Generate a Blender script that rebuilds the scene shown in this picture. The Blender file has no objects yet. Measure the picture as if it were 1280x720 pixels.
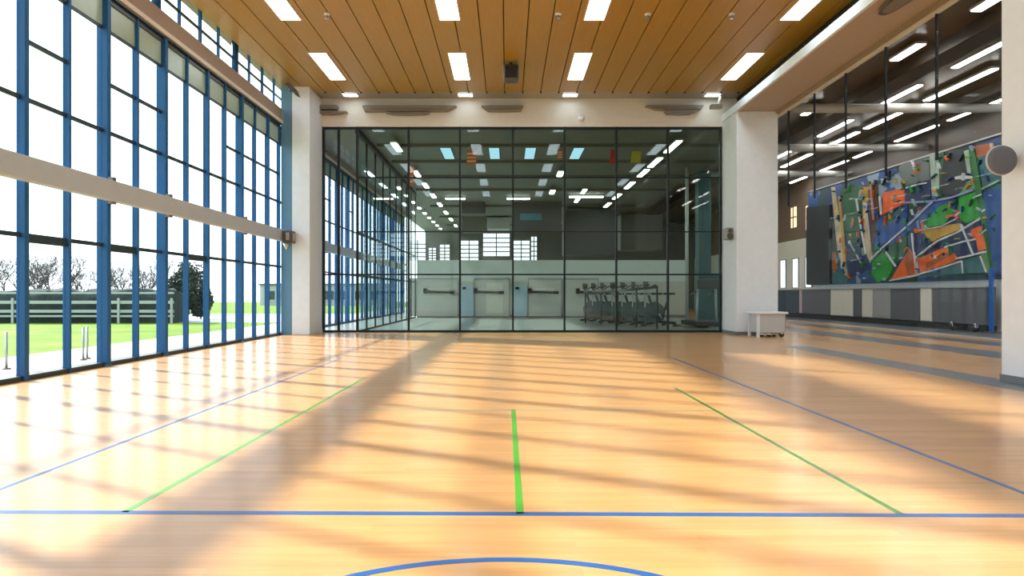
import bpy, bmesh, math, random
from mathutils import Vector, Matrix
random.seed(7)
R = math.radians
# The hall was surveyed in units of 0.635 m; every mesh and location below is
# converted to metres as it is built.
K = 0.635
C = bpy.context.scene.collection
sc = bpy.context.scene

# ------------------------------------------------------------ materials
def nt(name):
    m = bpy.data.materials.new(name); m.use_nodes = True
    n = m.node_tree.nodes; l = m.node_tree.links
    n.clear()
    o = n.new('ShaderNodeOutputMaterial')
    return m, n, l, o

def mat(name, col, rough=.5, metal=0, bump=0, bscale=40, var=.06, vscale=6, coat=0, stretch=(1,1,1), spec=.5):
    m, n, l, o = nt(name)
    b = n.new('ShaderNodeBsdfPrincipled')
    b.inputs['Roughness'].default_value = rough
    b.inputs['Metallic'].default_value = metal
    b.inputs['Coat Weight'].default_value = coat; b.inputs['Coat Roughness'].default_value = .22
    b.inputs['Specular IOR Level'].default_value = spec
    tc = n.new('ShaderNodeTexCoord'); mp = n.new('ShaderNodeMapping')
    mp.inputs['Scale'].default_value = stretch
    l.new(tc.outputs['Object'], mp.inputs['Vector'])
    nz = n.new('ShaderNodeTexNoise'); nz.inputs['Scale'].default_value = vscale
    nz.inputs['Detail'].default_value = 4
    l.new(mp.outputs[0], nz.inputs['Vector'])
    mx = n.new('ShaderNodeMix'); mx.data_type = 'RGBA'
    mx.inputs['A'].default_value = tuple(max(0, c*(1-var)) for c in col)+(1,)
    mx.inputs['B'].default_value = tuple(min(1, c*(1+var)) for c in col)+(1,)
    l.new(nz.outputs['Fac'], mx.inputs['Factor'])
    l.new(mx.outputs['Result'], b.inputs['Base Color'])
    if bump:
        n2 = n.new('ShaderNodeTexNoise'); n2.inputs['Scale'].default_value = bscale
        l.new(mp.outputs[0], n2.inputs['Vector'])
        bp = n.new('ShaderNodeBump'); bp.inputs['Strength'].default_value = bump
        bp.inputs['Distance'].default_value = .01
        l.new(n2.outputs['Fac'], bp.inputs['Height']); l.new(bp.outputs[0], b.inputs['Normal'])
    l.new(b.outputs[0], o.inputs[0])
    return m

def emit(name, col, s):
    m, n, l, o = nt(name)
    e = n.new('ShaderNodeEmission'); e.inputs[0].default_value = col+(1,); e.inputs[1].default_value = s
    l.new(e.outputs[0], o.inputs[0]); return m

def glass(name, tint, ior=1.3, grazing=.6, rough=0.0, haze=None, hazeamt=0):
    m, n, l, o = nt(name)
    t = n.new('ShaderNodeBsdfTransparent'); t.inputs[0].default_value = tint+(1,)
    g = n.new('ShaderNodeBsdfGlossy'); g.inputs['Roughness'].default_value = rough
    lw = n.new('ShaderNodeLayerWeight')
    pw = n.new('ShaderNodeMath'); pw.operation = 'POWER'; l.new(lw.outputs['Facing'], pw.inputs[0]); pw.inputs[1].default_value = 5
    f = n.new('ShaderNodeMath'); f.operation = 'MULTIPLY_ADD'; l.new(pw.outputs[0], f.inputs[0])
    f0 = ((ior-1)/(ior+1))**2
    f.inputs[1].default_value = grazing; f.inputs[2].default_value = f0
    mx = n.new('ShaderNodeMixShader')
    l.new(f.outputs[0], mx.inputs[0]); l.new(t.outputs[0], mx.inputs[1]); l.new(g.outputs[0], mx.inputs[2])
    last = mx
    if haze:
        d = n.new('ShaderNodeBsdfDiffuse'); d.inputs[0].default_value = haze+(1,)
        tl = n.new('ShaderNodeBsdfTranslucent'); tl.inputs[0].default_value = haze+(1,)
        a = n.new('ShaderNodeAddShader'); l.new(d.outputs[0], a.inputs[0]); l.new(tl.outputs[0], a.inputs[1])
        m2 = n.new('ShaderNodeMixShader'); m2.inputs[0].default_value = hazeamt
        l.new(mx.outputs[0], m2.inputs[1]); l.new(a.outputs[0], m2.inputs[2]); last = m2
    l.new(last.outputs[0], o.inputs[0]); return m

def wood_floor():
    m, n, l, o = nt('timber_floor')
    b = n.new('ShaderNodeBsdfPrincipled')
    tc = n.new('ShaderNodeTexCoord')
    # boards run across the hall: each strip 7 cm deep, about 1.6 m long
    br = n.new('ShaderNodeTexBrick')
    br.inputs['Scale'].default_value = 1; br.inputs['Brick Width'].default_value = 1.5
    br.inputs['Row Height'].default_value = .075; br.inputs['Mortar Size'].default_value = .0007
    br.inputs['Color1'].default_value = (0,0,0,1); br.inputs['Color2'].default_value = (1,1,1,1)
    br.inputs['Mortar'].default_value = (.5,.5,.5,1); br.offset = .37
    l.new(tc.outputs['Object'], br.inputs['Vector'])
    mp = n.new('ShaderNodeMapping'); mp.inputs['Scale'].default_value = (.9, 22, 1)
    l.new(tc.outputs['Object'], mp.inputs['Vector'])
    nz = n.new('ShaderNodeTexNoise'); nz.inputs['Scale'].default_value = 1.6; nz.inputs['Detail'].default_value = 6
    l.new(mp.outputs[0], nz.inputs['Vector'])
    a = n.new('ShaderNodeMix'); a.data_type = 'RGBA'
    a.inputs['A'].default_value = FLA; a.inputs['B'].default_value = FLB
    l.new(nz.outputs['Fac'], a.inputs['Factor'])
    c = n.new('ShaderNodeMix'); c.data_type = 'RGBA'; c.blend_type = 'MULTIPLY'
    mr = n.new('ShaderNodeMapRange'); mr.inputs['To Min'].default_value = .9; mr.inputs['To Max'].default_value = 1.04
    l.new(br.outputs['Color'], mr.inputs['Value'])
    c.inputs['Factor'].default_value = 1
    l.new(a.outputs['Result'], c.inputs['A']); l.new(mr.outputs[0], c.inputs['B'])
    l.new(c.outputs['Result'], b.inputs['Base Color'])
    b.inputs['Roughness'].default_value = .45; b.inputs['Specular IOR Level'].default_value = .2
    b.inputs['Coat Weight'].default_value = .75; b.inputs['Coat Roughness'].default_value = .20
    b.inputs['Coat IOR'].default_value = 1.5
    l.new(b.outputs[0], o.inputs[0]); return m
FLA = (.52,.26,.083,1); FLB = (.70,.395,.155,1)

def plank_mat(name, ca, cb, rough=.35):
    m, n, l, o = nt(name)
    b = n.new('ShaderNodeBsdfPrincipled'); b.inputs['Roughness'].default_value = rough
    tc = n.new('ShaderNodeTexCoord'); mp = n.new('ShaderNodeMapping'); mp.inputs['Scale'].default_value = (14, .6, 1)
    l.new(tc.outputs['Object'], mp.inputs['Vector'])
    nz = n.new('ShaderNodeTexNoise'); nz.inputs['Scale'].default_value = 2; nz.inputs['Detail'].default_value = 5
    l.new(mp.outputs[0], nz.inputs['Vector'])
    a = n.new('ShaderNodeMix'); a.data_type = 'RGBA'
    a.inputs['A'].default_value = ca+(1,); a.inputs['B'].default_value = cb+(1,)
    l.new(nz.outputs['Fac'], a.inputs['Factor']); l.new(a.outputs['Result'], b.inputs['Base Color'])
    l.new(b.outputs[0], o.inputs[0]); return m

def grass_mat():
    m, n, l, o = nt('mown_grass')
    b = n.new('ShaderNodeBsdfPrincipled'); b.inputs['Roughness'].default_value = .9
    b.inputs['Specular IOR Level'].default_value = .1
    tc = n.new('ShaderNodeTexCoord')
    nz = n.new('ShaderNodeTexNoise'); nz.inputs['Scale'].default_value = .6; nz.inputs['Detail'].default_value = 8
    l.new(tc.outputs['Object'], nz.inputs['Vector'])
    r = n.new('ShaderNodeValToRGB')
    r.color_ramp.elements[0].position = .3; r.color_ramp.elements[0].color = (.085,.17,.012,1)
    r.color_ramp.elements[1].position = .7; r.color_ramp.elements[1].color = (.17,.26,.03,1)
    l.new(nz.outputs['Fac'], r.inputs[0]); l.new(r.outputs[0], b.inputs['Base Color'])
    l.new(b.outputs[0], o.inputs[0]); return m

M = dict(
 floor=wood_floor(),
 line_blue=mat('blue_court_paint', (.004,.09,.33), .4, coat=.25),
 line_green=mat('green_court_paint', (.07,.40,.015), .35, coat=.5),
 line_dgreen=mat('dark_green_court_paint', (.02,.16,.01), .35, coat=.5),
 line_grey=mat('grey_green_court_paint', (.16,.30,.20), .35, coat=.5),
 white=mat('white_plaster', (.72,.78,.83), .55, bump=.05),
 warm=mat('warm_white_plaster', (.68,.66,.60), .6, bump=.05),
 soffit=mat('beige_soffit', (.46,.36,.28), .6),
 cream=mat('cream_metal', (.70,.66,.58), .5),
 brown=mat('brown_panel', (.33,.24,.17), .55),
 plank=plank_mat('honey_ceiling_boards', (.35,.19,.02), (.47,.28,.038)),
 gap=mat('black_gap', (.03,.018,.01), .8),
 gband=mat('grey_ceiling_band', (.38,.36,.31), .4, metal=.3),
 blue=mat('blue_steel', (.014,.098,.26), .5, spec=.25),
 dblue=mat('slate_blue_steel', (.10,.23,.34), .5),
 black=mat('black_frame', (.006,.012,.014), .5, spec=.3),
 frame=mat('dark_frame', (.02,.035,.045), .4),
 beam=mat('pale_grey_beam', (.40,.47,.52), .5),
 steel=mat('dark_bracket', (.16,.14,.12), .4, metal=.5),
 spandrel=mat('pale_green_panel', (.36,.50,.40), .3),
 glass=glass('clear_facade_glass', (.98,.99,.99), 1.3, .35),
 bglass=glass('green_tinted_glass', (.84,.92,.89), 1.35, .6),
 sglass=glass('smoky_screen_glass', (.98,.98,.97), 1.2, .10),
 skirt=mat('grey_skirting', (.16,.17,.18), .5),
 gfloor=mat('grey_green_vinyl', (.24,.28,.26), .3, coat=.4, var=.12),
 band=mat('grey_floor_band', (.13,.15,.17), .35, coat=.5),
 paleband=mat('pale_floor_strip', (.5,.48,.45), .35, coat=.5),
 lamp=emit('lamp_diffuser', (.80,.93,1), 9.5),
 lamp2=emit('strip_lamp', (1,.97,.92), 14),
 lamp3=emit('concourse_strip_lamp', (1,.98,.95), 22),
 skypanel=emit('pale_blue_lit_panel', (.42,.72,.86), 1.1),
 grey_door=mat('pale_door', (.58,.57,.50), .45),
 blue_door=mat('bluish_door', (.42,.58,.70), .45),
 bwall=mat('pale_green_wall', (.62,.66,.62), .6),
 bwall2=mat('pale_beige_wall', (.52,.50,.43), .6),
 dark=mat('dark_grey_board', (.045,.05,.05), .6),
 mid=mat('mid_grey_board', (.11,.115,.095), .6),
 ceil2=mat('dark_grey_green_ceiling', (.13,.14,.115), .6, var=.2, vscale=.4),
 sideceil=plank_mat('dark_brown_side_ceiling', (.07,.045,.018), (.12,.075,.03), .3),
 sidebeam=mat('dark_brown_beam', (.035,.022,.012), .5),
 duct=mat('pale_grey_duct', (.42,.42,.40), .4),
 orange=mat('orange_banner', (.75,.16,.04), .6),
 red=mat('red_banner', (.55,.02,.015), .6),
 yellow=mat('mustard_banner', (.42,.36,.03), .6),
 teal=mat('dark_teal_column', (.03,.10,.11), .4),
 bluebox=mat('teal_blue_panel', (.04,.17,.25), .4),
 brightblue=mat('bright_blue_post', (.01,.11,.45), .4),
 charcoal=mat('charcoal_fabric', (.12,.125,.145), .7, bump=.2, bscale=300),
 slate=mat('slate_blue_fabric', (.05,.075,.10), .7, bump=.2, bscale=300),
 linen=mat('cream_panel', (.74,.71,.60), .6),
 greige=mat('pale_grey_panel', (.34,.34,.34), .5),
 pink=mat('pale_pink_strip', (.62,.42,.45), .5),
 skirtblack=mat('black_plinth', (.02,.02,.02), .6),
 trolley=mat('pale_grey_laminate', (.50,.52,.55), .4),
 trolley2=mat('mid_grey_laminate', (.34,.36,.37), .4),
 chrome=mat('brushed_steel', (.7,.7,.7), .25, metal=1),
 rubber=mat('black_rubber', (.015,.015,.015), .6),
 gear=mat('dark_gym_frame', (.012,.018,.017), .35, coat=.4),
 silver=mat('silver_tube', (.40,.44,.43), .35, metal=.7),
 device=mat('dark_grey_casing', (.07,.07,.07), .4),
 device2=mat('grey_casing', (.30,.29,.27), .4),
 disc=mat('slate_grey_disc', (.12,.13,.165), .6),
 vent=mat('taupe_metal', (.22,.19,.155), .4),
 panelg=mat('dark_taupe_metal', (.10,.09,.08), .35),
 grass=grass_mat(),
 path=mat('pale_concrete', (.40,.40,.39), .8, var=.12, vscale=2),
 drain=mat('dark_grey_channel', (.10,.115,.115), .6),
 hedge=mat('dark_hedge', (.020,.032,.030), .9, bump=.8, bscale=8, var=.5, vscale=3),
 leaf=mat('dark_leaves', (.018,.030,.016), .8, var=.5, vscale=2),
 bark=mat('grey_bark', (.06,.055,.05), .9),
 rail=mat('white_painted_rail', (.33,.36,.34), .6),
 concrete=mat('pale_grey_building', (.35,.37,.38), .8),
 brickbrown=mat('brown_timber_wall', (.16,.10,.06), .6, var=.35, vscale=.8),
 litwin=emit('bright_window', (.86,.95,1.0), 1.6),
)
for nme, col in dict(m_dark=(.012,.022,.028), m_teal=(.03,.13,.15), m_rust=(.35,.09,.02), m_green=(.02,.11,.04),
    m_navy=(.008,.022,.09), m_cream=(.55,.45,.28), m_ochre=(.52,.30,.03), m_maroon=(.10,.03,.02),
    m_orange=(.85,.12,.004), m_blue=(.015,.08,.30), m_bright=(.015,.30,.03), m_grey=(.12,.15,.15),
    m_cream2=(.32,.42,.34), m_white=(.60,.64,.70), m_green2=(.13,.27,.10), m_red=(.65,.05,.03),
    m_green3=(.012,.13,.025), m_lilac=(.22,.28,.52), m_pale=(.30,.45,.42), m_pink=(.45,.28,.26)).items():
    M[nme] = mat('paint_'+nme[2:], tuple(c*.85 for c in col), .5, var=.55, vscale=2.2)

# painted ground of the mural: broken blues, teals and greens
def mural_ground():
    m, n, l, o = nt('paint_ground')
    b = n.new('ShaderNodeBsdfPrincipled'); b.inputs['Roughness'].default_value = .5
    tc = n.new('ShaderNodeTexCoord')
    v = n.new('ShaderNodeTexVoronoi'); v.inputs['Scale'].default_value = 1.7
    nz = n.new('ShaderNodeTexNoise'); nz.inputs['Scale'].default_value = 2; nz.inputs['Detail'].default_value = 5
    l.new(tc.outputs['Object'], nz.inputs['Vector'])
    ad = n.new('ShaderNodeVectorMath'); ad.operation = 'ADD'
    l.new(tc.outputs['Object'], ad.inputs[0]); l.new(nz.outputs['Color'], ad.inputs[1]); l.new(ad.outputs[0], v.inputs['Vector'])
    sp = n.new('ShaderNodeSeparateColor'); l.new(v.outputs['Color'], sp.inputs[0])
    r = n.new('ShaderNodeValToRGB'); r.color_ramp.interpolation = 'CONSTANT'
    cs = [(0,(.012,.04,.15)),(.25,(.010,.05,.07)),(.45,(.004,.01,.03)),(.6,(.010,.07,.03)),(.75,(.015,.07,.24)),(.93,(.20,.28,.36))]
    e = r.color_ramp.elements
    e[0].position = 0; e[0].color = cs[0][1]+(1,); e[1].position = .25; e[1].color = cs[1][1]+(1,)
    for p, c in cs[2:]:
        x = e.new(p); x.color = c+(1,)
    l.new(sp.outputs[0], r.inputs[0]); l.new(r.outputs[0], b.inputs['Base Color'])
    l.new(b.outputs[0], o.inputs[0]); return m
M['m_ground'] = mural_ground()

# ------------------------------------------------------------ builders
LOC = {}
class MB:
    """collects shapes; all coordinates in survey units (scale k to metres)"""
    def __init__(s, k=K): s.b = bmesh.new(); s.k = k; s.mats = []; s.mi = 0
    def use(s, m):
        if m not in s.mats: s.mats.append(m)
        s.mi = s.mats.index(m); return s
    def _f(s, vs, smooth=False):
        try: f = s.b.faces.new(vs)
        except ValueError: return
        f.material_index = s.mi; f.smooth = smooth
    def v(s, p): return s.b.verts.new((p[0]*s.k, p[1]*s.k, p[2]*s.k))
    def box(s, x0, x1, y0, y1, z0, z1, bev=0):
        q = [(x0,y0,z0),(x1,y0,z0),(x1,y1,z0),(x0,y1,z0),(x0,y0,z1),(x1,y0,z1),(x1,y1,z1),(x0,y1,z1)]
        if bev:
            t = bmesh.new(); vs = [t.verts.new((a*s.k,b*s.k,c*s.k)) for a,b,c in q]
            for f in ((0,3,2,1),(4,5,6,7),(0,1,5,4),(1,2,6,5),(2,3,7,6),(3,0,4,7)): t.faces.new([vs[i] for i in f])
            bmesh.ops.bevel(t, geom=t.edges[:], offset=bev*s.k, segments=3, affect='EDGES', profile=.5)
            mp = {v: s.b.verts.new(v.co) for v in t.verts}
            for f in t.faces: s._f([mp[v] for v in f.verts])
            t.free(); return s
        vs = [s.v(p) for p in q]
        for f in ((0,3,2,1),(4,5,6,7),(0,1,5,4),(1,2,6,5),(2,3,7,6),(3,0,4,7)): s._f([vs[i] for i in f])
        return s
    def prism(s, pts, a, b, axis='x'):
        """polygon pts extruded along axis from a to b"""
        def P(p, t):
            return {'x':(t,p[0],p[1]), 'y':(p[0],t,p[1]), 'z':(p[0],p[1],t)}[axis]
        A = [s.v(P(p,a)) for p in pts]; B = [s.v(P(p,b)) for p in pts]
        s._f(A[::-1]); s._f(B); n = len(pts)
        for i in range(n): s._f([A[i],A[(i+1)%n],B[(i+1)%n],B[i]])
        return s
    def tube(s, pts, r, seg=10, closed=False):
        pts = [Vector(p) for p in pts]; rings = []; n = len(pts)
        rr = r if isinstance(r, (list,tuple)) else [r]*n
        up = None
        for i, p in enumerate(pts):
            if closed: d = pts[(i+1)%n]-pts[i-1]
            else: d = pts[min(i+1,n-1)]-pts[max(i-1,0)]
            d.normalize()
            if up is None: up = Vector((0,0,1)) if abs(d.z) < .9 else Vector((1,0,0))
            a = d.cross(up)
            if a.length < 1e-4: a = d.cross(Vector((0,1,0)))
            a.normalize(); b_ = a.cross(d).normalized(); up = b_
            rings.append([s.v(p + (a*math.cos(t)+b_*math.sin(t))*rr[i]) for t in [2*math.pi*j/seg for j in range(seg)]])
        for i in range(n if closed else n-1):
            A = rings[i]; B = rings[(i+1)%n]
            for j in range(seg): s._f([A[j],A[(j+1)%seg],B[(j+1)%seg],B[j]], True)
        if not closed: s._f(rings[0][::-1]); s._f(rings[-1])
        return s
    def lathe(s, prof, c, axis='z', seg=28):
        """prof: list of (radius, height)"""
        rings = []
        for r, h in prof:
            ring = []
            for j in range(seg):
                t = 2*math.pi*j/seg; a, b_ = r*math.cos(t), r*math.sin(t)
                p = {'z':(a,b_,h),'x':(h,a,b_),'y':(a,h,b_)}[axis]
                ring.append(s.v((c[0]+p[0],c[1]+p[1],c[2]+p[2])))
            rings.append(ring)
        for A, B in zip(rings, rings[1:]):
            for j in range(seg): s._f([A[j],A[(j+1)%seg],B[(j+1)%seg],B[j]], True)
        s._f(rings[0][::-1]); s._f(rings[-1]); return s
    def poly(s, pts): s._f([s.v(p) for p in pts]); return s
    def build(s, name, parent=None, m=None):
        bmesh.ops.recalc_face_normals(s.b, faces=s.b.faces[:])
        me = bpy.data.meshes.new(name)
        vs = [v.co for v in s.b.verts]
        if parent is not None: og = LOC[parent.name]
        else:
            mn = [min(v[i] for v in vs) for i in range(3)]; mx = [max(v[i] for v in vs) for i in range(3)]
            og = Vector(((mn[0]+mx[0])/2,(mn[1]+mx[1])/2,mn[2]))
        for v in s.b.verts: v.co = v.co - og
        s.b.to_mesh(me); s.b.free()
        for mm in (s.mats or [m]): me.materials.append(M[mm] if isinstance(mm, str) else mm)
        o = bpy.data.objects.new(name, me); C.objects.link(o)
        if parent is not None: o.parent = parent; LOC[o.name] = og
        else: o.location = og; LOC[o.name] = og
        return o

def box(name, m, dims, parent=None, bev=0):
    b = MB().use(m); b.box(*dims, bev=bev); return b.build(name, parent)
def tag(o, label, cat, group=None, kind=None):
    if label: o['label'] = label
    if cat: o['category'] = cat
    if group: o['group'] = group
    if kind: o['kind'] = kind
    return o
def thing(name, loc, label, cat, group=None, kind=None, k=K):
    o = bpy.data.objects.new(name, None); C.objects.link(o)
    o.empty_display_size = .2
    o.location = Vector(loc)*k; LOC[o.name] = Vector(loc)*k
    return tag(o, label, cat, group, kind)
def struct(o, label, cat): return tag(o, label, cat, None, 'structure')
def copy_tree(o, loc=None, rz=None):
    kids = [c for c in bpy.data.objects if c.parent == o]
    c = o.copy(); C.objects.link(c)
    if loc is not None: c.location = loc
    if rz is not None: c.rotation_euler.z = rz
    for k in kids:
        d = copy_tree(k); d.parent = c
    return c
ORD = ['zeroth','first','second','third','fourth','fifth','sixth','seventh','eighth','ninth','tenth','eleventh','twelfth',
       'thirteenth','fourteenth','fifteenth','sixteenth','seventeenth','eighteenth','nineteenth','twentieth']
def nth(i):
    if i <= 20: return ORD[i]
    t = {2:'twenty',3:'thirty',4:'forty'}[i//10]
    return (t+'-'+ORD[i%10]) if i % 10 else {3:'thirtieth',4:'fortieth'}[i//10]
M['lamp_dim'] = emit('amber_lit_window', (1,.75,.45), 1.6)
SKY = 2.5; SUN = 12.5; EXPO = 0.2
MURAL_SHAPES = [
    ('m_dark', [(49.04, 7.97), (46.57, 7.81), (46.13, 4.8), (48.68, 3.07), (49.04, 2.52)]),
    ('m_teal', [(48.68, 3.41), (45.91, 4.47), (44.64, 3.78), (44.75, 2.45), (48.68, 2.52)]),
    ('m_rust', [(46.91, 4.64), (46.35, 4.6), (46.13, 3.43), (46.91, 3.46)]),
    ('m_green', [(45.59, 8.73), (42.87, 8.61), (42.87, 6.25), (43.44, 4.52), (44.75, 5.22)]),
    ('m_navy', [(44.75, 5.12), (42.58, 4.95), (41.94, 3.27), (44.64, 2.76)]),
    ('m_cream', [(47.02, 9.16), (46.46, 9.08), (44.75, 2.97), (45.16, 2.98), (46.13, 4.8)]),
    ('m_ochre', [(46.02, 8.37), (45.69, 8.33), (44.89, 3.79), (45.23, 3.81)]),
    ('m_cream', [(42.96, 8.42), (42.58, 8.36), (41.67, 3.84), (41.98, 3.66), (42.58, 4.56)]),
    ('m_ochre', [(42.87, 8.51), (41.85, 8.35), (41.85, 7.39), (42.77, 7.51)]),
    ('m_maroon', [(42.21, 8.21), (41.05, 8.31), (40.88, 6.23), (41.58, 4.88), (41.85, 5.19)]),
    ('m_orange', [(40.54, 7.77), (38.3, 7.74), (38.3, 6.86), (40.45, 6.51)]),
    ('m_blue', [(41.23, 6.17), (38.04, 6.79), (38.04, 5.48), (41.4, 4.39)]),
    ('m_teal', [(40.45, 6.46), (38.3, 6.78), (38.6, 6.15), (40.37, 5.71)]),
    ('m_green', [(40.2, 4.59), (38.04, 5.31), (38.04, 4.17), (39.23, 3.35)]),
    ('m_bright', [(41.67, 3.74), (40.37, 4.37), (39.39, 3.27), (39.87, 2.74), (41.05, 2.39), (41.76, 2.98)]),
    ('m_orange', [(39.64, 2.6), (37.82, 4.26), (37.25, 3.69), (36.92, 2.87), (37.48, 2.69)]),
    ('m_rust', [(38.29, 3.6), (37.82, 4.19), (37.48, 3.83), (37.36, 2.75), (37.94, 2.77)]),
    ('m_grey', [(38.77, 9.13), (36.0, 8.99), (36.0, 7.82), (38.11, 7.84), (38.83, 8.58)]),
    ('m_rust', [(37.53, 8.69), (36.75, 8.61), (36.69, 8.3), (37.53, 8.35)]),
    ('m_navy', [(38.23, 7.79), (35.95, 7.75), (35.89, 6.84), (38.11, 6.74)]),
    ('m_cream2', [(36.0, 9.15), (35.18, 9.11), (35.18, 6.8), (35.79, 6.89)]),
    ('m_green', [(35.23, 9.02), (34.83, 9.06), (34.68, 7.54), (35.18, 7.18)]),
    ('m_dark', [(34.68, 9.1), (33.01, 8.83), (33.01, 6.96), (33.83, 6.72), (35.18, 6.8), (35.08, 7.6)]),
    ('m_white', [(33.97, 7.6), (33.37, 7.59), (32.67, 7.4), (32.67, 7.29), (33.92, 7.47)]),
    ('m_cream2', [(33.28, 8.74), (32.93, 8.75), (32.75, 7.57), (33.01, 7.61)]),
    ('m_rust', [(32.58, 8.82), (31.5, 8.73), (31.38, 8.2), (32.32, 8.22)]),
    ('m_cream', [(31.5, 8.73), (31.32, 8.71), (31.22, 8.08), (31.36, 8.11)]),
    ('m_teal', [(32.24, 8.2), (30.56, 8.33), (30.41, 6.44), (31.91, 6.61)]),
    ('m_blue', [(31.91, 6.56), (30.56, 6.52), (30.56, 5.25), (31.82, 5.4)]),
    ('m_bright', [(33.64, 6.58), (32.41, 6.63), (31.99, 5.42), (33.55, 5.6)]),
    ('m_green2', [(33.01, 7.2), (32.49, 7.35), (32.32, 6.73), (33.55, 6.68)]),
    ('m_blue', [(39.64, 5.02), (35.85, 6.58), (33.97, 6.45), (33.88, 5.64), (37.36, 5.17), (37.82, 5.21), (39.64, 4.53)]),
    ('m_bright', [(36.37, 5.6), (35.13, 6.29), (34.45, 6.33), (34.07, 5.72), (34.83, 5.31), (36.27, 5.27)]),
    ('m_bright', [(33.6, 6.39), (32.2, 6.2), (31.99, 5.37), (33.06, 5.19), (33.51, 5.42)]),
    ('m_red', [(33.97, 5.93), (33.6, 5.91), (33.6, 5.49), (33.88, 5.49)]),
    ('m_ochre', [(36.81, 5.19), (33.6, 5.25), (33.24, 4.97), (34.93, 4.7), (35.64, 4.5), (36.16, 4.6)]),
    ('m_orange', [(37.36, 5.34), (36.7, 5.31), (36.54, 5.09), (37.25, 5.09)]),
    ('m_navy', [(37.31, 4.96), (36.37, 5.01), (35.85, 4.45), (36.92, 3.87), (37.25, 4.09)]),
    ('m_navy', [(35.43, 4.42), (33.06, 4.89), (32.2, 5.22), (32.03, 4.45), (31.79, 3.74), (33.79, 3.63), (34.64, 4.17)]),
    ('m_orange', [(32.63, 4.85), (32.03, 4.97), (31.62, 3.85), (32.2, 3.77), (32.37, 4.36), (32.89, 4.58)]),
    ('m_orange', [(36.97, 3.67), (34.64, 4.14), (34.07, 3.95), (33.6, 3.44), (36.7, 2.87), (36.92, 3.27)]),
    ('m_rust', [(36.27, 3.37), (34.16, 3.92), (33.97, 3.76), (36.06, 3.11)]),
    ('m_teal', [(36.92, 2.67), (33.6, 3.37), (31.7, 3.62), (31.54, 2.76), (33.79, 2.72)]),
    ('m_green2', [(32.03, 3.7), (31.62, 3.68), (31.3, 2.7), (31.62, 2.71)]),
    ('m_blue', [(31.79, 6.14), (30.53, 5.97), (30.53, 2.68), (31.22, 2.7), (31.38, 3.83)]),
    ('m_green3', [(32.88, 8.8), (32.45, 8.71), (31.7, 5.38), (32.11, 5.43)]),
    ('m_green3', [(32.24, 6.21), (31.79, 6.14), (31.15, 2.69), (31.34, 2.7)]),
]
MURAL_LINES = [
    ('m_white', 0.09, [(39.64, 4.81), (37.48, 5.72), (35.69, 6.56)]),
    ('m_white', 0.10, [(41.76, 3.84), (40.37, 4.51), (38.04, 5.48)]),
    ('m_white', 0.08, [(40.37, 4.51), (39.07, 3.35)]),
    ('m_white', 0.10, [(37.14, 3.71), (35.74, 4.31), (35.13, 4.52), (33.6, 4.82), (32.03, 5.31)]),
    ('m_white', 0.07, [(37.48, 5.11), (37.25, 3.89), (36.97, 2.88)]),
    ('m_white', 0.09, [(34.64, 4.14), (33.24, 4.31), (32.37, 4.36)]),
    ('m_white', 0.10, [(33.79, 3.51), (32.89, 3.58), (31.62, 3.73)]),
    ('m_white', 0.07, [(33.42, 5.17), (32.97, 4.41), (32.54, 3.67)]),
    ('m_white', 0.10, [(39.64, 2.53), (37.25, 2.75), (35.13, 3.07), (33.33, 3.36)]),
    ('m_white', 0.05, [(36.81, 5.19), (34.93, 5.23), (33.79, 5.48)]),
    ('m_white', 0.06, [(33.33, 3.36), (33.24, 2.76)]),
    ('m_lilac', 0.13, [(38.11, 6.88), (35.89, 6.64), (34.11, 6.58), (32.49, 6.73)]),
    ('m_lilac', 0.09, [(37.08, 6.0), (35.79, 6.56)]),
    ('m_white', 0.09, [(37.99, 7.68), (37.08, 7.7), (36.21, 7.66)]),
    ('m_pale', 0.11, [(31.91, 6.67), (30.79, 6.89)]),
    ('m_red', 0.08, [(40.54, 6.47), (38.3, 6.82)]),
    ('m_white', 0.07, [(40.71, 7.61), (40.54, 6.47)]),
    ('m_pink', 0.08, [(41.67, 8.41), (41.4, 6.29)]),
    ('m_white', 0.05, [(43.44, 7.8), (42.87, 5.96), (42.31, 4.25)]),
    ('m_pale', 0.05, [(44.24, 5.08), (42.87, 3.7)]),
    ('m_white', 0.05, [(32.03, 3.53), (31.62, 2.77)]),
]
# ------------------------------------------------------------ measures (survey units)
FX = -9.65          # inner face of the window frames of the left facade
GY = 31.0           # glass wall at the end of the court
CZ = 10.6           # boarded ceiling
PITCH = 1.385
Y0 = 13.61
def my(k): return Y0 + PITCH*k          # centre of facade mullion k

# ------------------------------------------------------------ floor and court lines
fl = box('floor', 'floor', (-9.9, 12.6, -8, GY, -.4, 0))
struct(fl, 'varnished honey timber sports floor of the hall with painted court lines', 'floor')
def ring(mb, cx, cy, r0, r1, z0, z1, n=96):
    for i in range(n):
        a, b = 2*math.pi*i/n, 2*math.pi*(i+1)/n
        mb.prism([(cx+r0*math.cos(a),cy+r0*math.sin(a)),(cx+r1*math.cos(a),cy+r1*math.sin(a)),
                  (cx+r1*math.cos(b),cy+r1*math.sin(b)),(cx+r0*math.cos(b),cy+r0*math.sin(b))], z0, z1, 'z')
LZ = .0015
def strip(m, x0, y0, x1, y1, w, lab=None):
    d = Vector((x1-x0, y1-y0)); n = Vector((-d.y, d.x)).normalized()*w/2
    b = MB().use(m)
    b.prism([(x0+n.x,y0+n.y),(x1+n.x,y1+n.y),(x1-n.x,y1-n.y),(x0-n.x,y0-n.y)][::-1], 0, LZ, 'z')
    o = b.build('court_line', fl)
    if lab: o['label'] = lab
    return o
strip('line_blue', -9.6, 5.47, 12.5, 5.22, .085, 'blue line straight across the court')
strip('line_blue', -4.5, 5.3, -4.5, 18.5, .05, 'thin blue line on the window side of the court')
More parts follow.
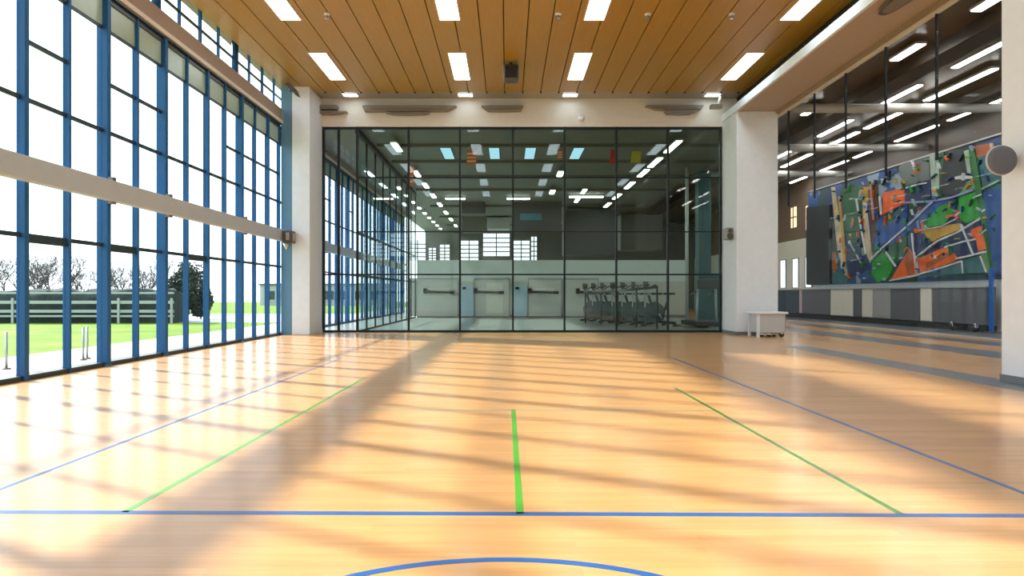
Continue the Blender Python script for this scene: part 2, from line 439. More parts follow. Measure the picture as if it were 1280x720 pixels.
strip('line_blue', -4.5, -3, -4.5, 5.3, .05)
strip('line_blue', 4.5, 5.3, 4.5, 18.5, .06, 'thin blue line on the column side of the court')
strip('line_blue', 4.5, -3, 4.5, 5.3, .06)
strip('line_green', -3.04, 5.4, -2.96, 13.9, .055, 'green line left of the court centre')
strip('line_dgreen', 3.1, 5.35, 3.1, 12.6, .055, 'dark green line right of the court centre')
strip('line_green', .10, 5.36, .09, 10.2, .06, 'bright green centre line')
strip('line_grey', -2.99, 10.22, 3.1, 10.14, .05, 'faint grey green cross line')
b = MB().use('line_blue'); ring(b, -.02, 2.64, 1.76, 1.83, 0, LZ); o = b.build('court_circle', fl); o['label'] = 'blue centre circle'
strip('line_grey', 2.9, 24.5, 4.6, 27.5, .03); strip('line_grey', -1.6, 24.2, -1.0, 27.5, .03)

# side concourse floor with its stripes
sf = box('floor', 'floor', (12.6, 26, -8, 90, -.4, -.0))
struct(sf, 'timber floor of the side concourse with grey stripes', 'floor')
def sband(m, x0, x1, y0, y1, par, nm='floor_stripe'):
    return MB().use(m).box(x0, x1, y0, y1, 0, LZ).build(nm, par)
sband('band', 9.15, 10.05, 3, 22.8, fl); sband('band', 13.3, 14.8, -6, 50, sf)
sband('band', 16.4, 17.7, -6, 60, sf); sband('paleband', 18.6, 19.3, -6, 60, sf); sband('band', 19.35, 22.4, -6, 70, sf)
bf = box('floor', 'gfloor', (-9.9, 12.6, GY, 90, -.4, 0))
struct(bf, 'grey green floor of the room behind the glass wall', 'floor')

# ------------------------------------------------------------ ceiling of boards
ce = thing('ceiling', (0, 11, CZ), 'honey timber board ceiling of the hall with dark joints', 'ceiling', kind='structure')
b = MB().use('gap').box(-9.58, 10.43, -8, 29.8, CZ+.10, CZ+.3); b.build('backing', ce)
b = MB().use('plank'); bw = .79; x = -9.58
while x < 10.43-.1:
    x1 = min(x+bw-.035, 10.41); b.box(x, x1, -8, 29.78, CZ, CZ+.10); x += bw
b.build('boards', ce)
b = MB().use('gband').box(-9.7, 10.4, 29.84, GY+.3, CZ+.03, CZ+.3)
x = -9.58
b.use('gap')
while x < 10.4:
    b.box(x-.035, x+.03, 29.79, 29.95, CZ-.02, CZ+.05); x += bw
b.build('metal_band', ce)
b = MB().use('gap').box(10.43, 12.6, -8, GY+.3, CZ+.3, CZ+.5); b.box(10.43, 10.5, -8, GY, CZ-.1, CZ+.3); o = b.build('ceiling', None)
struct(o, 'dark void above the white beam at the right edge of the boards', 'ceiling')

# ceiling lights
def ceiling_light(x, y0, L, label, w=.62):
    t = thing('ceiling_light', (x, y0+L/2, CZ), label, 'ceiling light', 'recessed white ceiling lights in the boards')
    b = MB().use('cream'); f = .04
    for q in ((x-w/2-f, x-w/2, y0-f, y0+L+f), (x+w/2, x+w/2+f, y0-f, y0+L+f), (x-w/2, x+w/2, y0-f, y0), (x-w/2, x+w/2, y0+L, y0+L+f)):
        b.box(q[0], q[1], q[2], q[3], CZ-.025, CZ+.02)
    b.build('frame', t)
    MB().use('lamp').box(x-w/2, x+w/2, y0, y0+L, CZ-.015, CZ+.01).build('diffuser', t)
    return t
cols = [(-6.97,'leftmost'),(-1.85,'second from the left'),(2.8,'third from the left'),(9.12,'rightmost')]
rown = {0:'short row by the glass wall',1:'second row from the glass',2:'third row from the glass',
        3:'unseen fourth row from the glass',4:'unseen fifth row from the glass',5:'unseen row nearest the viewer'}
for r, (ys, L) in enumerate([(29.98,.45),(24.95,3.1),(18.85,3.1),(12.8,3.1),(6.7,3.1),(.6,3.1)]):  # rows nearest the viewer are out of view, added to light the hall
    for x, nme in cols:
        ceiling_light(x, ys, L, 'long white ceiling light, %s, %s' % (nme, rown[r]))

# sprinkler heads
def sprinkler(x, y, label):
    t = thing('sprinkler', (x, y, CZ), label, 'sprinkler', 'sprinkler heads on the boarded ceiling')
    MB().use('white').lathe([(.10,.05),(.10,-.03),(.05,-.05)], (x,y,CZ)).build('rosette', t)
    MB().use('chrome').lathe([(.03,-.05),(.03,-.13),(.07,-.14),(.07,-.16)], (x,y,CZ)).build('nozzle', t)
for px, lab in ((-5.7,'small round ceiling sprinkler near the leftmost lights'),(1.62,'small round ceiling sprinkler ahead of the black speaker'),
                (4.45,'small round ceiling sprinkler right of the third light column'),(7.1,'small round ceiling sprinkler near the rightmost lights')):
    sprinkler(px, 21.5, lab)

# hanging black speaker
t = thing('ceiling_speaker', (.15, 26, CZ), 'black rounded loudspeaker hung under the timber ceiling', 'speaker')
MB().use('device').box(-.15, .45, 25.8, 26.3, 9.86, 10.5, bev=.1).build('casing', t)
MB().use('rubber').box(-.09, .39, 25.765, 25.81, 9.95, 10.4, bev=.02).build('grille', t)
MB().use('steel').tube([(.15,26.05,10.45),(.15,26.05,CZ)], .05).build('bracket', t)

# ------------------------------------------------------------ walls round the court
o = box('wall_back', 'warm', (-9.15, 12.0, GY-.12, GY+.35, 9.35, CZ+.04)); struct(o, 'warm white wall strip above the far glass wall', 'wall')
# rear end of the hall (behind the viewer)
o = box('wall_front', 'white', (-9.9, 26, -8.3, -8, 0, 11)); struct(o, 'white end wall of the hall', 'wall')

# columns
def column(x0, x1, y0, y1, z1, label, mt='white', nm='column', skirt=True):
    t = thing(nm, ((x0+x1)/2, (y0+y1)/2, 0), label, 'column')
    box('shaft', mt, (x0, x1, y0, y1, 0, z1), t, bev=.02)
    if skirt: box('skirting', 'skirt', (x0-.02, x1+.02, y0-.02, y1+.02, 0, .14), t)
    return t
column(-9.18, -8.42, 29, 30.95, CZ, 'white concrete column beside the windows at the left end of the glass wall', skirt=False)
t = tag(box('pier', 'dblue', (-9.66, -9.2, 29.05, 30.9, 0, CZ)), 'slate blue steel pier between the left windows and the white column', 'pier')
column(9.78, 11.55, 29, GY-.02, 9.54, 'white column at the right end of the glass wall')
column(9.88, 11.6, 9.5, 13.6, 9.54, 'white column nearest the viewer at the right edge')
# long white beam with beige soffit
t = thing('ceiling_beam', (10.9, 11, 9.54), 'long beam with white edge and beige underside over the right columns', 'beam')
box('soffit', 'soffit', (9.82, 11.85, -8, GY, 9.545, 9.75), t)
box('fascia', 'white', (9.74, 9.84, -8, GY, 9.54, 9.86), t)
box('shadow_gap', 'gap', (9.84, 11.85, -8, GY, 9.76, 9.85), t)
box('track', 'brown', (11.45, 11.6, -8, GY, 9.44, 9.545), t)
box('track', 'cream', (11.62, 11.8, -8, GY, 9.40, 9.545), t)

# lens shaped panels on the wall above the glass
def paddle(x0, x1, z0, z1, y, label, tip=(0.12,.12)):
    t = thing('air_diffuser', ((x0+x1)/2, y, z0), label, 'air vent', 'flat taupe air diffusers')
    w = x1-x0; h = z1-z0
    pts = [(x0, z1-.02), (x0+tip[0]*w, z0+.02), (x0+w*.5, z0), (x1-tip[1]*w, z0+.02), (x1, z1-.02), (x1-.02*w, z1), (x0+.02*w, z1)]
    MB().use('vent').prism(pts, y-.34, y+.012, 'y').build('body', t)
    MB().use('panelg').prism([(x0+.1*w, z0+h*.3), (x1-.1*w, z0+h*.3), (x1-.1*w, z0+h*.4), (x0+.1*w, z0+h*.4)], y-.36, y-.33, 'y').build('slot', t)
WY = GY-.12
def X(px, y=30.8): return (px-634)*y/850
def Z(py, y=30.8): return 1.73+(368-py)*y/850
for i, (a, b_, c, d, lab, tp) in enumerate([
  (389,423,133,138.5,'short taupe diffuser nearest the left column, upper of the left pair',(.1,.02)),
  (391,435,140.5,144,'thin taupe diffuser nearest the left column, lower of the left pair',(.3,.25)),
  (454,571,133.5,140.5,'longest taupe diffuser above the glass wall',(.02,.1)),
  (483,537,141.5,144.5,'thin taupe diffuser just under the longest one',(.15,.1)),
  (602,654,133.5,140.3,'taupe diffuser above the middle of the glass wall',(.15,.06)),
  (806,878,133,138.8,'taupe diffuser near the right column, upper of the right pair',(.2,.04)),
  (830,871,139.5,144,'taupe diffuser near the right column, lower of the right pair',(.08,.22))]):
    paddle(X(a), X(b_), Z(d), Z(c), WY, lab, tp)
# rounded dark plate under the beige soffit
t = thing('air_diffuser', (10.45, 17.6, 9.54), 'dark rounded long diffuser under the beige soffit', 'air vent')
b = MB().use('panelg'); pts = []
for i in range(28):
    a = 2*math.pi*i/28; ca, sa = math.cos(a), math.sin(a)
    pts.append((10.32+.30*math.copysign(abs(ca)**.7, ca), 17.0+1.75*math.copysign(abs(sa)**.8, sa)))
b.prism(pts, 9.42, 9.54, 'z').build('body', t)
b = MB().use('vent'); b.prism([(10.32+(p[0]-10.32)*.8, 17.0+(p[1]-17.0)*.9) for p in pts], 9.405, 9.421, 'z').build('face_plate', t)
# small bits under the ceiling end
t = thing('security_camera', (9.3, 30.2, CZ), 'small pale security camera in the corner by the right column', 'camera')
MB().use('cream').tube([(9.55,30.3,CZ+.08),(9.4,30.2,10.15)], .07).build('arm', t)
MB().use('device2').box(9.0, 9.5, 29.95, 30.3, 9.95, 10.15, bev=.04).build('body', t)
t = thing('smoke_detector', (3.35, WY, 9.75), 'small pale detector on the wall above the glass', 'detector')
MB().use('white').lathe([(.14,.02),(.14,-.08),(.06,-.14)], (3.35,WY,9.72), 'y').build('body', t)
t = thing('floodlight', (-8.6, 28.2, 10.2), 'small dark angled floodlight where the left windows meet the ceiling', 'lamp')
MB().use('steel').tube([(-9.3,29.045,10.45),(-8.95,28.1,10.25)], .05).build('arm', t)
MB().use('device').prism([(-9.1,10.35),(-8.75,9.98),(-8.6,9.9),(-8.72,10.2),(-8.95,10.42)], 27.8, 28.3, 'y').build('head', t)

# ------------------------------------------------------------ left facade
BEAM0, BEAM1 = 3.96, 4.45
TOP = 8.93
NW = 0
columns_k = [-13,-10,-7,-4,-1,2,4,8,16,20,24,28,32,36]
wide_k = {0:.13, 6:.12, 10:.11}
def mull_w(k): return .15 if k in columns_k else wide_k.get(k, .07)
def window_bay(k):
    """the bay between mullion k and k+1 with the mullion on its near side"""
    global NW
    NW += 1
    ya, yb = my(k), my(k+1)
    rel = 12-k
    if k < 12: lab = 'tall blue framed window bay, %s from the left white column' % nth(max(1, 11-k+0) if k < 11 else 1)
    else: lab = 'tall window bay beyond the glass wall, %s past the column' % nth(k-11)
    if k == 11: lab = 'narrow last window bay beside the slate pier'
    t = thing('window_%d' % NW, (FX-.1, (ya+yb)/2, 0), lab, 'window', kind='structure')
    w = mull_w(k)/2
    a = ya + w; b_ = yb - mull_w(k+1)/2
    if k not in columns_k:
        d = 0 if k not in wide_k else .02
        box('mullion', 'blue', (FX-.13, FX+.02+d, ya-w, ya+w, 0, TOP), t)
        box('mullion', 'blue', (FX-.30, FX-.21, ya-w*.8, ya+w*.8, 9.62, 11.0), t)
    box('sill', 'frame', (FX-.10, FX, a, b_, 0, .10), t)
    tr = [2.92, 5.67]; sp = False
    n = k % 6
    if k in (0, 2, 3, 7, 8, 9, 10, 12, 15, 16, 20, -3, -5, -6, -9): tr.append(6.85)
    if k in (0,): pass
    for z in tr:
        box('transom', 'frame', (FX-.09, FX-.04, a, b_, z-.045, z+.045), t)
    if k in (0, 2, 5): box('transom', 'frame', (FX-.10, FX-.02, a, b_, 2.78, 2.88), t)
    box('transom', 'frame', (FX-.09, FX-.04, a, b_, 8.10, 8.17), t)
    box('head', 'frame', (FX-.10, FX-.02, a, b_, TOP-.12, TOP), t)
    box('spandrel_panel', 'spandrel', (FX-.10, FX-.06, a, b_, 8.17, TOP-.12), t)
    g = MB().use('glass'); g.box(FX-.085, FX-.070, a, b_, .10, 8.10); g.build('pane', t)
    box('transom', 'frame', (FX-.27, FX-.21, a, b_, 10.22, 10.29), t)
    g = MB().use('glass'); g.box(FX-.235, FX-.222, a, b_, 9.62, 11.0); g.build('clerestory_pane', t)
for k in range(-14, 36):
    if k == 36: break
    window_bay(k)
for i, k in enumerate(columns_k):
    y = my(k)
    near = sum(1 for c in columns_k if c > k and c < 12)
    if k < 12: lab = 'blue steel facade column, %s one from the left white column' % nth(near+1)
    else: lab = 'dark blue facade column beyond the glass wall, %s past it' % nth(sum(1 for c in columns_k if 12 <= c <= k))
    t = thing('steel_column', (FX, y, 0), lab, 'column', 'blue steel columns of the window wall')
    MB().use('blue').box(FX-.20, FX+.07, y-.075, y+.075, 0, TOP+.0, bev=.012).build('shaft', t)
    MB().use('dblue').box(FX-.22, FX+.08, y-.10, y+.10, 0, .04).build('base_plate', t)
    b = MB().use('blue')
    b.tube([(FX-.22,y-.1,9.6),(FX-.22,y-.1,11)], .09); b.tube([(FX-.22,y+.12,9.6),(FX-.22,y+.12,11)], .06)
    b.build('upper_post', t)
    MB().use('steel').box(FX+.065, FX+.2, y-.07, y+.07, BEAM1-.02, BEAM1+.10, bev=.01).build('bracket', t)
    MB().use('steel').box(FX+.065, FX+.2, y-.07, y+.07, BEAM0-.06, BEAM0+.02, bev=.01).build('bracket', t)
# beams along the facade
o = box('facade_beam', 'beam', (FX+.071, FX+.28, -6, 29.0, BEAM0, BEAM1), None, bev=.03)
tag(o, 'long pale grey horizontal beam running along the left window wall', 'beam')
o = box('facade_beam', 'beam', (FX+.071, FX+.28, GY+.06, 62, BEAM0, BEAM1), None, bev=.03)
tag(o, 'pale horizontal beam continuing behind the glass wall at the left', 'beam')
for ya, yb, nm in ((-6, 29.0, 'in front of the column'), (GY+.06, 64, 'beyond the glass wall')):
    t = thing('eaves_beam', (FX, (ya+yb)/2, TOP), 'brown boxed beam with cream ledge above the tall windows '+nm, 'beam')
    box('fascia', 'brown', (FX-.34, FX+.06, ya, yb, 9.12, 9.62), t)
    box('ledge', 'cream', (FX-.3, FX+.10, ya, yb, 9.0, 9.12), t)
    box('blind_track', 'frame', (FX-.02, FX+.06, ya, yb, 8.94, 8.985), t)
    box('infill', 'frame', (FX-.3, FX-.05, ya, yb, TOP, 9.0), t)
b = MB().use('brown').box(-10.3, -9.4, -8, 70, 11.0, 11.12); b.box(-9.58,-9.54,-8,GY,CZ+.02,11.0); o = b.build('trim_1'); struct(o, 'narrow roof edge above the clerestory panes', 'trim')

# wall mounted speakers
t = thing('wall_speaker', (-9.2, 28.6, 4.0), 'dark square loudspeaker at the far end of the left beam', 'speaker')
MB().use('device').box(-9.38, -8.98, 28.3, 28.9, 3.88, 4.4, bev=.04).build('casing', t)
MB().use('device2').box(-8.985, -8.93, 28.4, 28.8, 3.98, 4.3, bev=.02).build('grille', t)
MB().use('device2').box(-9.2, -9.05, 28.22, 28.31, 3.98, 4.3, bev=.02).build('grille', t)
MB().use('cream').lathe([(.12,0),(.02,-.25)], (-9.3,28.6,3.87)).build('cable_gland', t)
t = thing('wall_speaker', (9.68, 29.6, 4.1), 'small dark grey loudspeaker on the left face of the right column', 'speaker')
MB().use('device2').box(9.45, 9.77, 29.35, 29.85, 4.1, 4.62, bev=.04).build('casing', t)
MB().use('device').lathe([(.13,0),(.13,-.03)], (9.62,29.345,4.25), 'y').build('driver', t)
MB().use('device').lathe([(.09,0),(.09,-.03)], (9.62,29.345,4.48), 'y').build('driver', t)
t = thing('round_speaker', (9.6, 13.4, 4.05), 'round slate grey loudspeaker jutting from the nearest right column', 'speaker')
c = (9.54, 13.1, 4.32)
MB().use('disc').lathe([(.05,-.06),(.22,-.055),(.268,-.03),(.275,0),(.275,.02)], c, 'y', 40).build('cone', t)
MB().use('trolley').lathe([(.25,.02),(.288,.02),(.295,.05),(.25,.10),(.12,.16)], c, 'y', 40).build('rim', t)
MB().use('trolley2').tube([(9.54,13.2,4.32),(9.89,13.3,4.32)], .05).build('bracket', t)
# ------------------------------------------------------------ glass wall at the end of the court
gx = [-8.42, -7.72, -6.87] + [-6.87+2.345*i for i in range(1,8)]
gx[-1] = 9.76 if len(gx) > 9 else gx[-1]
gx = [-8.40, -7.72, -6.87, -4.53, -2.19, .22, 2.57, 4.93, 7.28, 9.74]
for i in range(len(gx)-1):
    NW += 1
    x0, x1 = gx[i], gx[i+1]
    t = thing('window_%d' % NW, ((x0+x1)/2, GY, 0), 'black framed panel of the far glass wall, %s from the left' % nth(i+1), 'glass wall', kind='structure')
    m0 = .09 if i in (1,2) else .08
    box('mullion', 'black', (x0, x0+m0, GY-.1, GY+.08, 0, 9.35), t)
    if i == len(gx)-2: box('mullion', 'black', (x1-.07, x1, GY-.1, GY+.08, 0, 9.35), t)
    a = x0+m0; b_ = x1 if i < len(gx)-2 else x1-.07
    for z, h in ((.0,.10),(2.60,.07),(4.56,.05),(7.02,.06),(9.24,.11)):
        if i < 2 and z > 3 and z < 9: continue
        box('transom', 'black', (a, b_, GY-.06, GY+.05, z, z+h), t)
    g = MB().use('bglass' if i >= 2 else 'glass'); g.box(a, b_, GY-.008, GY+.008, .1, 9.24); g.build('pane', t)
# glass partition running back from the glass wall
PX = -6.87
for i in range(9):
    NW += 1
    y0 = GY+.08+i*2.2; y1 = y0+2.2
    t = thing('window_%d' % NW, (PX, (y0+y1)/2, 0), 'panel of the glass partition running back behind the glass wall, %s from it' % nth(i+1), 'glass partition', kind='structure')
    box('mullion', 'black', (PX-.04, PX+.04, y1-.06, y1, 0, 9.1), t)
    box('head', 'black', (PX-.08, PX+.08, y0, y1, 9.1, 9.35), t)
    for z in (0., 2.6, 4.56): box('transom', 'black', (PX-.03, PX+.03, y0, y1-.06, z, z+.07), t)
    MB().use('glass').box(PX-.008, PX+.008, y0, y1-.06, .07, 9.1).build('pane', t)

# room behind: ceiling, door wall, upper gallery
o = box('ceiling', 'ceil2', (-9.9, 11.9, GY+.35, 82, 9.35, 9.6)); struct(o, 'dark grey green ceiling of the room behind the glass', 'ceiling')
o = box('wall_far', 'mid', (-9.9, 26, 82, 82.4, 0, 11)); struct(o, 'grey end wall far behind the glass wall', 'wall')
DW = 51.
o = box('wall_door', 'bwall', (PX+.1, 13.6, DW, DW+.4, 2.7, 4.3)); struct(o, 'pale low wall holding the exit doors behind the glass', 'wall')
o = box('wall_door', 'bwall2', (PX+.1, 13.6, DW, DW+.4, 0, 2.7)); struct(o, 'beige lower half of the door wall behind the glass', 'wall')
o = box('baseboard_door', 'skirt', (PX+.1, 13.6, DW-.05, DW, 0, .2)); struct(o, 'dark skirting along the pale door wall', 'baseboard')
def XX(px, y): return (px-634)*y/850
def ZZ(py, y): return 1.73+(368-py)*y/850
for i, (a, b_, bar0, bar1, m, lab) in enumerate([
   (512,573,531,568,'grey_door','pale exit door with panic bar, leftmost'),
   (593,637,593.5,630,'grey_door','pale exit door with panic bar, second from the left'),
   (660,702,661,698,'grey_door','pale exit door with panic bar, third from the left'),
   (704,748,721,745,'grey_door','pale exit door with panic bar beside the gym machines')]):
    x0, x1 = XX(a, DW), XX(b_, DW)
    t = thing('door_%d' % (i+1), ((x0+x1)/2, DW, 0), lab, 'door', kind='structure')
    box('leaf', m, (x0+.06, x1-.06, DW-.10, DW-.02, .1, 2.85), t)
    b = MB().use('greige'); b.box(x0, x0+.06, DW-.13, DW, 0, 2.92); b.box(x1-.06, x1, DW-.13, DW, 0, 2.92); b.box(x0, x1, DW-.13, DW, 2.86, 2.94); b.build('frame', t)
    c0, c1 = XX(bar0, DW), XX(bar1, DW)
    b = MB().use('black'); b.tube([(c0,DW-.28,1.92),(c1,DW-.28,1.86)], .09); b.box(c0-.08, c0+.2, DW-.34, DW-.1, 1.8, 2.18, bev=.03); b.box(c1-.35, c1, DW-.3, DW-.1, 1.76, 1.98, bev=.02); b.build('panic_bar', t)
    box('plate', 'linen', (c0+.2, c1-.3, DW-.14, DW-.1, 2.02, 2.2), t)
    if i == 1: box('leaf_panel', 'linen', (x0+.9, x1-.5, DW-.12, DW-.1, .3, 2.6), t)
for j, (a, b_, lab) in enumerate([(575,592,'narrow bluish side panel between the first two exit doors'),(641,659,'narrow bright bluish side panel between the second and third exit doors')]):
    NW += 1
    x0, x1 = XX(a, DW), XX(b_, DW)
    t = thing('door_%d' % (5+j), ((x0+x1)/2, DW, 0), lab, 'door', kind='structure')
    box('leaf', 'blue_door', (x0, x1, DW-.10, DW-.02, .1, 2.4), t)
    MB().use('black').box(x0+.2, x0+.45, DW-.3, DW-.1, 2.1, 2.3, bev=.03).build('door_closer', t)
# lit windows in the far end wall
FY = 81.9
for i, (a, b_, z0, z1, lab) in enumerate([(512,532,300,326,'bright slatted end window nearest the partition'),(536,545,310,326,'bright slatted end window, narrow second'),(550,562,306,326,'bright slatted end window, narrow third'),
      (575,598,301,327,'bright slatted end window left of the grey duct'),(604,637,292,320,'large bright slatted end window in the middle'),(641,662,301,326,'bright slatted end window right of the middle one'),(664,671,296,326,'narrow bright end window, rightmost')]):
    NW += 1
    x0, x1, za, zb = XX(a,FY), XX(b_,FY), ZZ(z1,FY), ZZ(z0,FY)
    t = thing('window_%d' % NW, ((x0+x1)/2, FY, za), lab, 'window', kind='structure')
    MB().use('litwin').box(x0, x1, FY-.02, FY, za, zb).build('pane', t)
    b = MB().use('dark'); n = 5
    for q in range(1, n): z = za+(zb-za)*q/n; b.box(x0, x1, FY-.12, FY-.02, z-.07, z+.05)
    b.box(x0-.1, x0, FY-.14, FY, za-.1, zb+.1); b.box(x1, x1+.1, FY-.14, FY, za-.1, zb+.1); b.box((x0+x1)/2-.06,(x0+x1)/2+.06,FY-.13,FY,za,zb)
    b.build('frame', t)
# bulkheads and hanging units behind the door wall
def hang(nm, m, a, b_, p0, p1, y, d, lab, cat):
    x0, x1, z0, z1 = XX(a,y), XX(b_,y), ZZ(p1,y), ZZ(p0,y)
    t = thing(nm, ((x0+x1)/2, y+d/2, z0), lab, cat)
    MB().use(m).box(x0, x1, y, y+d, z0, z1, bev=.05).build('casing', t)
    for xx in (x0+.3, x1-.3): MB().use('steel').tube([(xx,y+d/2,z1-.02),(xx,y+d/2,9.36)], .04).build('hanger', t)
    return t
hang('ventilation_unit', 'dark', 577, 606, 252, 267, 56, 2, 'black hanging box in the upper middle behind the glass', 'ventilation unit')
hang('ventilation_unit', 'mid', 577, 608, 269, 289, 60, 2, 'grey hanging box just below the black one behind the glass', 'ventilation unit')
hang('ventilation_unit', 'duct', 609, 637, 256, 286, 66, 2, 'pale grey hanging box between the dark boxes behind the glass', 'ventilation unit')
t = hang('scoreboard', 'dark', 641, 702, 252, 290, 56, .6, 'large dark hanging board with a teal strip behind the glass', 'board')
box('teal_strip', 'bluebox', (XX(650,56), XX(677,56), 55.95, 56, ZZ(275,56), ZZ(267,56)), t)
hang('ventilation_unit', 'dark', 706, 770, 262, 318, 58, 3, 'dark hanging mass right of the board behind the glass', 'ventilation unit')
hang('ventilation_unit', 'mid', 776, 828, 268, 312, 62, 3, 'grey hanging mass near the right end of the door wall', 'ventilation unit')
for a, b_, y, lab in ((557,581,53,'left'),(634,662,53,'middle'),(712,754,52,'right')):
    x0, x1 = XX(a,y), XX(b_,y)
    t = thing('lit_beam_underside', ((x0+x1)/2, y, 8.9), 'short white glowing strip as lit beam underside behind the glass, %s one' % lab, 'ceiling light', 'crosswise lit beam undersides behind the glass')
    MB().use('lamp2').box(x0, x1, y, y+.3, 9.16, 9.24).build('diffuser', t)  # emissive strip stands in for light on a beam underside
    MB().use('duct').box(x0-.05, x1+.05, y-.04, y+.34, 9.24, 9.35).build('housing', t)
# cross ribs of that ceiling
for i, y in enumerate((34.4, 38.6, 43.5, 49, 58, 66, 74)):
    tag(box('ceiling_rib', 'mid', (PX+.3, 11.8, y, y+.3, 9.2, 9.35)), 'dark cross rib under the ceiling behind the glass, %s from it' % nth(i+1), 'beam', 'ceiling ribs behind the glass')
# pale blue lit panels
for x, lab in ((-3.2,'leftmost'),(-.68,'second from left'),(1.22,'third from left'),(3.72,'rightmost')):
    t = thing('light_panel', (x, 36, 9.3), 'pale blue square light panel behind the glass, %s' % lab, 'ceiling light', 'pale blue ceiling panels')
    MB().use('skypanel').box(x-.26, x+.26, 35.0, 37.8, 9.26, 9.30).build('diffuser', t)
    b = MB().use('dark'); b.box(x-.32, x+.32, 34.93, 37.87, 9.30, 9.348); b.build('housing', t)
for x, y, z0, z1, w, m, lab in ((-1.82,34.2,8.25,9.0,.5,'orange','orange patterned banner hanging behind the second glass panel'),
     (-4.75,33.4,7.05,8.0,.25,'orange','narrow orange banner at the left behind the glass'),
     (2.62,34.2,8.5,9.0,.26,'orange','small orange red banner near the middle behind the glass'),
     (5.3,34.2,8.3,9.0,.32,'red','red banner hanging behind the glass'),(6.45,34.2,8.35,8.95,.5,'yellow','mustard banner hanging right of the red one')):
    t = thing('banner', (x, y, z0), lab, 'banner')
    MB().use(m).prism([(x-w/2,z0),(x+w/2,z0),(x+w/2+.08,z1),(x-w/2+.08,z1)], y, y+.03, 'y').build('cloth', t)
    MB().use('steel').tube([(x-w/2,y+.015,z1),(x+w/2+.1,y+.015,z1)], .02).build('rod', t)
    MB().use('steel').tube([(x+.08,y+.015,z1),(x+.08,y+.015,9.36)], .012).build('cord', t)
    if m == 'orange':
        for q in range(3): zz = z0+(z1-z0)*(.2+.25*q); box('stripe', 'linen', (x-w/2+.06, x+w/2, y-.012, y, zz, zz+.06), t)
# rows of strip lights behind the glass
def strip_row(x, ys, L, w, z, desc, mt='lamp2', zc=9.35, grp=None):
    for i, y in enumerate(ys):
        t = thing('strip_light', (x, y+L/2, z), 'white strip light, %s from viewer, %s' % (nth(i+1), desc), 'ceiling light', grp or ('strip lights in the '+desc))
        MB().use(mt).box(x-w/2, x+w/2, y, y+L, z-.03, z+.0).build('diffuser', t)
        MB().use('duct').box(x-w/2-.04, x+w/2+.04, y-.03, y+L+.03, z, z+.08).build('housing', t)
        if zc-z > .15: MB().use('steel').tube([(x,y+L/2,z+.07),(x,y+L/2,zc+.01)], .02, 6).build('hanger', t)
strip_row(8.15, [32.2, 36.2, 39.6, 44, 49.2, 54, 60, 66], 2.6, .28, 9.0, 'row right of middle behind glass')
strip_row(-5.45, [32.6, 40, 44.5, 49.2, 54, 59.5, 65, 71], 1.9, .26, 9.0, 'row left of middle behind glass')
strip_row(-7.4, [46+i*3.6 for i in range(9)], 1.0, .24, 9.0, 'dotted row beside partition')
strip_row(3.2, [40.2, 47.5, 58.5, 66], 1.6, .32, 9.0, 'short middle row behind glass')
strip_row(5.4, [47, 51.5, 62, 69], 2.0, .25, 9.0, 'row under the red banner')

# teal column, posts and wall bits at the right of that room
column(12.1, 12.9, 43, 43.8, 9.35, 'dark teal column behind the right end of the glass wall', 'teal', skirt=False)
tag(MB().use('duct').tube([(10.7,40.5,0),(10.7,40.5,9.3)], .10).build('post'), 'thin pale steel post in front of the teal column', 'post')
t = thing('equipment_cabinet', (13.6, 45, 0), 'teal blue cabinet in the right corner behind the glass', 'cabinet')
box('body', 'bluebox', (12.95, 14.6, 44, 45.5, 0, 3.1), t, bev=.03)
box('door', 'teal', (13.05, 14.5, 43.96, 44.02, .15, 2.95), t)

